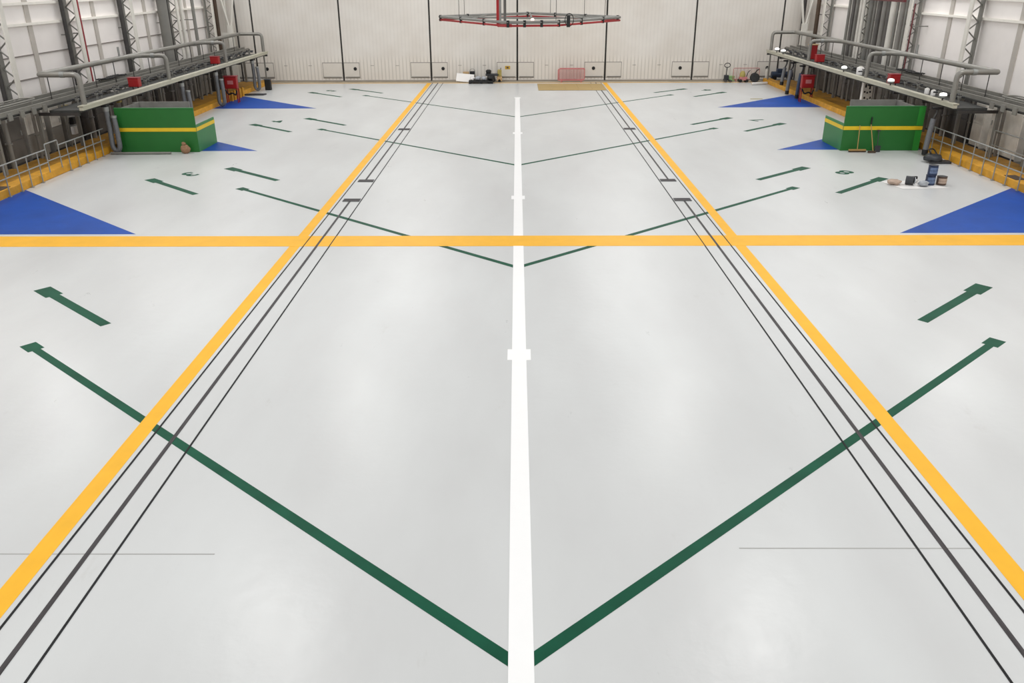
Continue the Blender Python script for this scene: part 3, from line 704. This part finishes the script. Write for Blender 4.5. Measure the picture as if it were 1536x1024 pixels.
tin(17.31, 34.16, .425, .19, .40, 'tinblue', 'tinlab', 'blue paint tin on top of another on the white sheet')
tin(17.78, 34.2, .012, .2, .34, 'potbr', 'cloth', 'brown paint pot at the right end of the white sheet', 'paint_pot')
# dark tool bag / floor grinder hose
o = thing('tool_bag', 'dark flat tool bag on the floor beside the right yellow kerb', 'bag', (19.6, 38.6, .006))
B().blob((19.5, 38.7, .2), (.42, .4, .2), 31, 14, 8, .12).build('bag_body', 'mach', o)
B().prism([(19.2, 38.35), (20.2, 38.3), (20.25, 38.75), (19.5, 38.9)], .006, .1).build('flap', 'mach', o)
B().tube(rounded([(19.4, 38.7, .35), (19.25, 38.8, .6), (19.6, 39.0, .58), (19.7, 38.8, .36)], .15), .03, 8).build('strap', 'black', o)

# ------------------------------------------------------------------ things along the hangar doors
for k in range(5):
    x0 = 1.68 + k * 1.06
    solo(B().box(x0, x0 + 1.05, 65.8, 70.1, .01, .022), 'plywood_board', 'ply', 'brown board laid on the floor before the doors, %s from the left' % ['first', 'second', 'third', 'fourth', 'fifth'][k], 'board', 'boards before the doors')
def barrier(x0, x1, y, label, tilt=0.0, grp=None, h=1.05, y2=None):
    y2 = y if y2 is None else y2
    o = thing('crowd_barrier', label, 'barrier', ((x0 + x1) / 2, y, .006), grp)
    W = x1 - x0
    def pt(u, z): return (x0 + W * u, y + (y2 - y) * u + tilt * z, z)
    fr = rounded([pt(0, .16), pt(0, h), pt(1, h), pt(1, .16)], .15); fr = fr + [fr[0]]
    B().tube(rounded([pt(0, .16), pt(0, h), pt(1, h), pt(1, .16), pt(0, .16)], .12), .024, 8).build('frame', 'redbar', o)
    b = B(); n = 16
    for i in range(1, n): b.tube([pt(i / n, .16), pt(i / n, h)], .011, 5)
    b.build('bars', 'redbar', o)
    for u in (.12, .88):
        p = pt(u, .16); B().box(p[0] - .03, p[0] + .03, p[1] - .16, p[1] + .16, .006, .05).box(p[0] - .025, p[0] + .025, p[1] - .025, p[1] + .025, .05, .17).build('foot', 'redbar', o)
for k in range(3):
    barrier(3.42 + .07 * k, 5.6 + .05 * k, 71.15 + .37 * k, 'red crowd barrier leaning at the doors, %s of the three stacked together' % ['front', 'middle', 'rear'][k], .05, 'stacked crowd barriers')
barrier(18.05, 20.2, 71.6, 'single red crowd barrier by the right back corner')
o = thing('pallet_truck', 'black hand pallet truck with a looped handle by the right doors', 'pallet truck', (17.5, 71.3, .006))
B().box(17.22, 17.36, 70.6, 71.6, .08, .17).build('fork', 'mach', o); B().box(17.62, 17.76, 70.6, 71.6, .08, .17).build('fork', 'mach', o)
B().box(17.3, 17.68, 71.5, 71.75, .1, .5).build('pump_body', 'mach', o, bevel=.03)
B().cyl(17.49, 71.62, .006, .2, .1, 12).build('steer_wheel', 'black', o)
B().tube([(17.49, 71.7, .45), (17.55, 71.85, 1.1)], .035, 8).build('draw_bar', 'black', o)
B().tube([(17.56 + .24 * math.cos(a), 71.87, 1.25 + .17 * math.sin(a)) for a in [2 * PI * i / 14 for i in range(14)]], .03, 8, closed=True).build('handle_loop', 'black', o)
o = thing('crate', 'small pale green crate on the floor right of the pallet truck', 'crate', (17.95, 71.9, .006))
B().box(17.75, 18.2, 71.7, 72.1, .006, .36).build('tub', 'ltgreen', o, bevel=.02); B().box(17.72, 18.23, 71.67, 72.13, .36, .4).build('rim', 'ltgreen', o)
# yellow floor machine before single barrier
def machine(x, y, m1, m2, label, name='floor_machine'):
    o = thing(name, label, 'machine', (x, y, .006))
    B().box(x - .32, x + .3, y - .25, y + .25, .16, .42).build('base', m2, o, bevel=.04)
    B().lathe(x - .08, y, [(.22, .42), (.24, .62), (.17, .82), (.08, .88)], 14).build('motor', m1, o)
    for dx in (-.26, .26): B().tube([(x + dx, y - .3, .13), (x + dx, y + .3, .13)], .125, 14).build('wheel', 'black', o)
    B().tube(rounded([(x + .22, y, .35), (x + .4, y + .1, .8), (x + .55, y + .1, .92)], .1), .028, 8).build('handle', 'black', o)
machine(18.75, 71.0, 'olive', 'redbar', 'small yellow and red floor machine before the single barrier')
o = thing('hose_reel', 'dark round hose reel standing before the single barrier', 'reel', (19.7, 71.0, .006))
B().tube([(19.7, 70.85, .36), (19.7, 71.15, .36)], .3, 18).build('drum', 'brown', o); B().tube([(19.7, 70.8, .36), (19.7, 70.85, .36)], .36, 18).build('side_disc', 'mach', o); B().tube([(19.7, 71.15, .36), (19.7, 71.2, .36)], .36, 18).build('side_disc', 'mach', o)
B().tube(rounded([(19.6, 71.0, .6), (19.85, 71.0, .95), (20.0, 71.0, 1.0)], .08), .04, 8).build('handle', 'black', o)
o = thing('compressor', 'navy blue wheeled compressor in the right back corner', 'compressor', (22.0, 71.4, .05))
B().tube([(21.2, 71.5, .55), (22.9, 71.5, .55)], .24, 16).build('tank', 'navy', o); B().box(21.6, 22.1, 71.3, 71.7, .75, 1.0).build('motor', 'navy', o, bevel=.03)
for dx in (21.4, 22.7): B().tube([(dx, 71.2, .28), (dx, 71.8, .28)], .16, 14).build('wheel', 'black', o)
B().tube(rounded([(22.7, 71.5, .7), (22.9, 71.5, 1.2), (23.0, 71.5, 1.25)], .08), .03, 8).build('handle', 'black', o)
o = thing('gas_cylinder', 'pale upright bottle standing left of the navy compressor', 'bottle', (20.75, 71.4, .006))
B().lathe(20.75, 71.4, [(.1, .006), (.1, .9), (.05, 1.0), (.04, 1.06)], 14).build('bottle', 'steel_w', o); B().cyl(20.75, 71.4, 1.06, 1.12, .05, 10).build('valve', 'galv', o)
o = thing('paper_roll', 'white paper roll lying on the floor near the right back corner', 'roll', (19.5, 69.0, .006))
B().tube([(18.9, 68.85, .11), (20.3, 69.4, .11)], .1, 14).build('roll', 'wht', o); B().tube([(18.88, 68.84, .11), (18.895, 68.848, .11)], .05, 10).build('core', 'card', o)
o = thing('storage_bin', 'black upright bin at the far end of the left gantry', 'bin', (-19.4, 66.6, .006))
B().box(-19.65, -19.2, 66.4, 66.8, .006, .75).build('tub', 'black', o, bevel=.03); B().box(-19.68, -19.17, 66.37, 66.83, .75, .82).build('lid', 'mach', o, bevel=.02)
for x0, y0, lab in [(-19.5, 63.4, 'flat dark board lying beside the far left blue triangle'), ]:
    solo(B().prism([(x0 - .9, y0 - .2), (x0 + .6, y0 - .1), (x0 + .7, y0 + .4), (x0 - .8, y0 + .3)], .006, .1), 'loose_board', 'mach', lab, 'board', bevel=.02)
solo(B().box(16.7, 17.55, 60.6, 60.78, .006, .02), 'loose_strip', 'olive', 'thin brown strip lying on the floor by the far right blue triangle', 'strip')
for i in range(5):
    y = 60.3 + i * .62
    o = thing('bollard', 'short yellow post on the left kerb beyond the red cabinet, %s in the row' % ['first', 'second', 'third', 'fourth', 'fifth', 'sixth'][i], 'post', (-20.25, y, .006), 'yellow posts on the left kerb')
    B().cyl(-20.26, y, .006, .62, .1, 12).build('shaft', 'kerb', o); B().cyl(-20.26, y, .62, .66, .08, 12).build('cap', 'kerb', o)

# clutter at the doors left of centre
o = thing('cardboard_box', 'tan cardboard box behind the tilted white board', 'box', (-4.1, 71.9, .006))
B().box(-4.5, -4.0, 71.75, 72.15, .006, .78).build('carton', 'card', o, bevel=.01); B().box(-4.35, -4.15, 71.745, 71.75, .5, .7).build('tape', 'ply', o)
o = thing('bucket', 'dark bucket standing right of the tan cardboard box', 'bucket', (-3.75, 71.95, .006))
B().lathe(-3.72, 71.95, [(.2, .006), (.22, .8), (.24, .82)], 16).build('tub', 'mach', o); B().tube(arc((-3.72, 71.95, .8), (1, 0, 0), (0, 0, 1), .22, 0, 180, 10), .012, 6).build('bail', 'black', o)
_before = set(bpy.data.objects)
o = thing('white_board', 'white board tilted against the boxes at the doors', 'board', (-3.9, 71.4, .006))
T = Matrix.Translation((-3.95, 71.45, .35)) @ Matrix.Rotation(math.radians(-38), 4, 'X') @ Matrix.Rotation(math.radians(6), 4, 'Y')
B().box(-.72, .72, -.03, .03, -.38, .36, T).build('panel', 'wht', o); B().box(-.74, -.7, -.04, .04, -.36, .38, T).build('edge', 'wht', o)
o = thing('black_tray', 'long low black pallet tray in front of the doors', 'tray', (-2.4, 70.6, .006))
B().box(-3.1, -1.1, 70.2, 71.1, .1, .24).build('deck', 'black', o, bevel=.02)
for x in (-3.0, -2.1, -1.2): B().box(x - .1, x + .1, 70.2, 71.1, .006, .1).build('runner', 'black', o)
for k, (x, y, rx, m) in enumerate([(-2.82, 70.6, .2, 'wht'), (-2.34, 70.7, .25, 'grybag'), (-1.86, 70.6, .2, 'grybag')]):
    solo(B().blob((x, y, .4), (rx, .28, .16), 40 + k, 12, 7, .2), 'plastic_bag', m, '%s crumpled plastic bag on the black tray' % ['left white', 'middle grey', 'right grey'][k], 'bag')
solo(B().blob((-1.3, 70.6, .44), (.26, .28, .2), 47, 12, 7, .25), 'tarpaulin', 'black', 'crumpled black tarpaulin at the right end of the tray', 'tarpaulin')
o = thing('floor_grinder', 'yellow and black floor grinder at the doors right of the tray', 'machine', (-1.0, 71.6, .006))
B().box(-1.75, -.6, 71.4, 71.9, .5, .66).build('chassis', 'mach', o, bevel=.03)
B().lathe(-1.5, 71.6, [(.2, .66), (.22, .8), (.24, .9), (.14, .98)], 14).build('motor', 'black', o)
B().box(-.75, -.42, 71.4, 71.85, .45, .98).build('tank', 'olive', o, bevel=.05)
B().lathe(-1.3, 71.6, [(.36, .06), (.38, .2), (.3, .5)], 16).build('grinding_head', 'mach', o)
B().box(-.8, -.38, 71.35, 71.9, .1, .45).build('vacuum_box', 'card', o, bevel=.03)
for dy in (71.4, 71.85): B().tube([(-.6, dy - .05, .12), (-.6, dy + .05, .12)], .115, 14).build('wheel', 'black', o)
B().tube(rounded([(-.5, 71.6, .95), (-.48, 71.7, 1.05), (-.48, 71.7, 1.12)], .08), .03, 8).build('handle', 'black', o)

for q in set(bpy.data.objects) - _before:
    if q.parent is None: q.location.x -= .35 if q.name.startswith('white_board') else .85
# ------------------------------------------------------------------ suspended frame
fz = 5.6
ring = [(-5.25, 59.3), (-.6, 51.1), (2.34, 51.5), (6.8, 57.6), (.97, 64.5)]; NR = len(ring)
o = thing('suspended_frame', 'suspended polygon frame of grey and red pipes hanging before the doors', 'frame', (.6, 58, fz))
def loop(z): return sum([[Vector(ring[i] + (z,)).lerp(Vector(ring[(i + 1) % NR] + (z,)), t) for t in (.015, .5, .985)] for i in range(NR)], [])
B().tube(loop(fz), .085, 8, closed=True).build('grey_ring', 'steel_g', o)
B().tube(loop(fz - .19), .06, 8, closed=True).build('red_ring', 'red', o)
for a, e in [((-2.9, 55.2), (-2.1, 62.0)), ((4.6, 54.6), (3.9, 61.0)), ((-5.0, 59.1), (.97, 56.5)), ((6.6, 57.5), (.97, 56.5)), ((.97, 56.5), (.97, 64.3))]:
    B().tube([a + (fz,), e + (fz,)], .06, 8).build('cross_pipe', 'steel_g', o)
for i in range(NR):
    a, e = Vector(ring[i] + (fz,)), Vector(ring[(i + 1) % NR] + (fz,))
    for t in (.03, .36, .7):
        p = a.lerp(e, t); B().box(p.x - .08, p.x + .08, p.y - .08, p.y + .08, fz - .27, fz + .11).build('clamp', 'black', o)
for x, y in [(-3.7, 56.6), (-3.6, 60.7), (2.4, 62.8), (4.6, 60.1), (5.6, 56.0), (2.3, 51.5)]:
    B().tube([(x, y, fz), (x, y, 13)], .018, 6).build('hanger_rod', 'cab4', o)
for x, y, m, r in [(-1.12, 52.1, 'red', .085), (-.98, 52.5, 'galv', .07), (-.73, 54.6, 'cab1', .09)]:
    B().tube([(x, y, fz - .25), (x, y, 13)], r, 10).build('supply_pipe', m, o, 'vertical supply pipe')
B().tube([(-1.12, 52.0, fz - .2), (-.3, 51.6, fz - .2)], .09, 8).build('supply_foot', 'red', o)
B().lathe(.95, 53.2, [(.1, fz), (.12, fz + .08), (.06, fz + .14)], 12).build('beacon', 'glow', o, 'small glowing beacon')
o2 = thing('cable_coil', 'black cable coil hanging on the right part of the suspended frame', 'cable', (3.1, 53.0, fz))
B().tube([(3.1 + .25 * math.cos(a), 51.9, fz + .1 + .35 * math.sin(a)) for a in [2 * PI * i / 16 for i in range(16)]], .025, 6, closed=True).build('loop', 'black', o2)
B().box(2.95, 3.15, 51.8, 52.0, fz - .3, fz + .35).build('plug_box', 'black', o2)

# ------------------------------------------------------------------ light
w = bpy.data.worlds.new('hangar_light'); SC.world = w; w.use_nodes = True
bg = w.node_tree.nodes['Background']; bg.inputs['Color'].default_value = (1, 1, .99, 1); bg.inputs['Strength'].default_value = .615
def area(x, y, z, size, e, rot=(0, 0, 0)):
    L = bpy.data.lights.new('high_bay', 'AREA'); L.shape = 'SQUARE'; L.size = size; L.energy = e; L.color = (1, .99, .97)
    q = bpy.data.objects.new('high_bay', L); COL.objects.link(q); q.location = (x, y, z); q.rotation_euler = rot
for yy, e, sz in ((6, 380, 4), (20.7, 400, 1.1), (36, 340, 1.7), (51, 420, 6), (64, 480, 6)):
    for xx in (-22.5, -7.9, 7.7, 21.5): area(xx, yy, 12, sz, e)

# ------------------------------------------------------------------ camera
F, VX, VY, H, PHI = 1230.0, 775.0, -34.0, 8.0, 0.0035
d = Vector((VX - 768, 512 - VY, -F)).normalized()
r = Vector((math.cos(PHI), math.sin(PHI), 0)); r = (r - d * r.dot(d)).normalized(); u = r.cross(d)
cam = bpy.data.cameras.new('camera'); cam.sensor_width = 36; cam.lens = F / 1536 * 36; cam.clip_end = 300
co = bpy.data.objects.new('camera', cam); COL.objects.link(co)
co.matrix_world = Matrix(((r.x, r.y, r.z, 0), (d.x, d.y, d.z, 0), (u.x, u.y, u.z, H), (0, 0, 0, 1)))
SC.camera = co
SC.view_settings.view_transform = 'Standard'
SC.view_settings.look = 'None'
SC.cycles.use_denoising = True
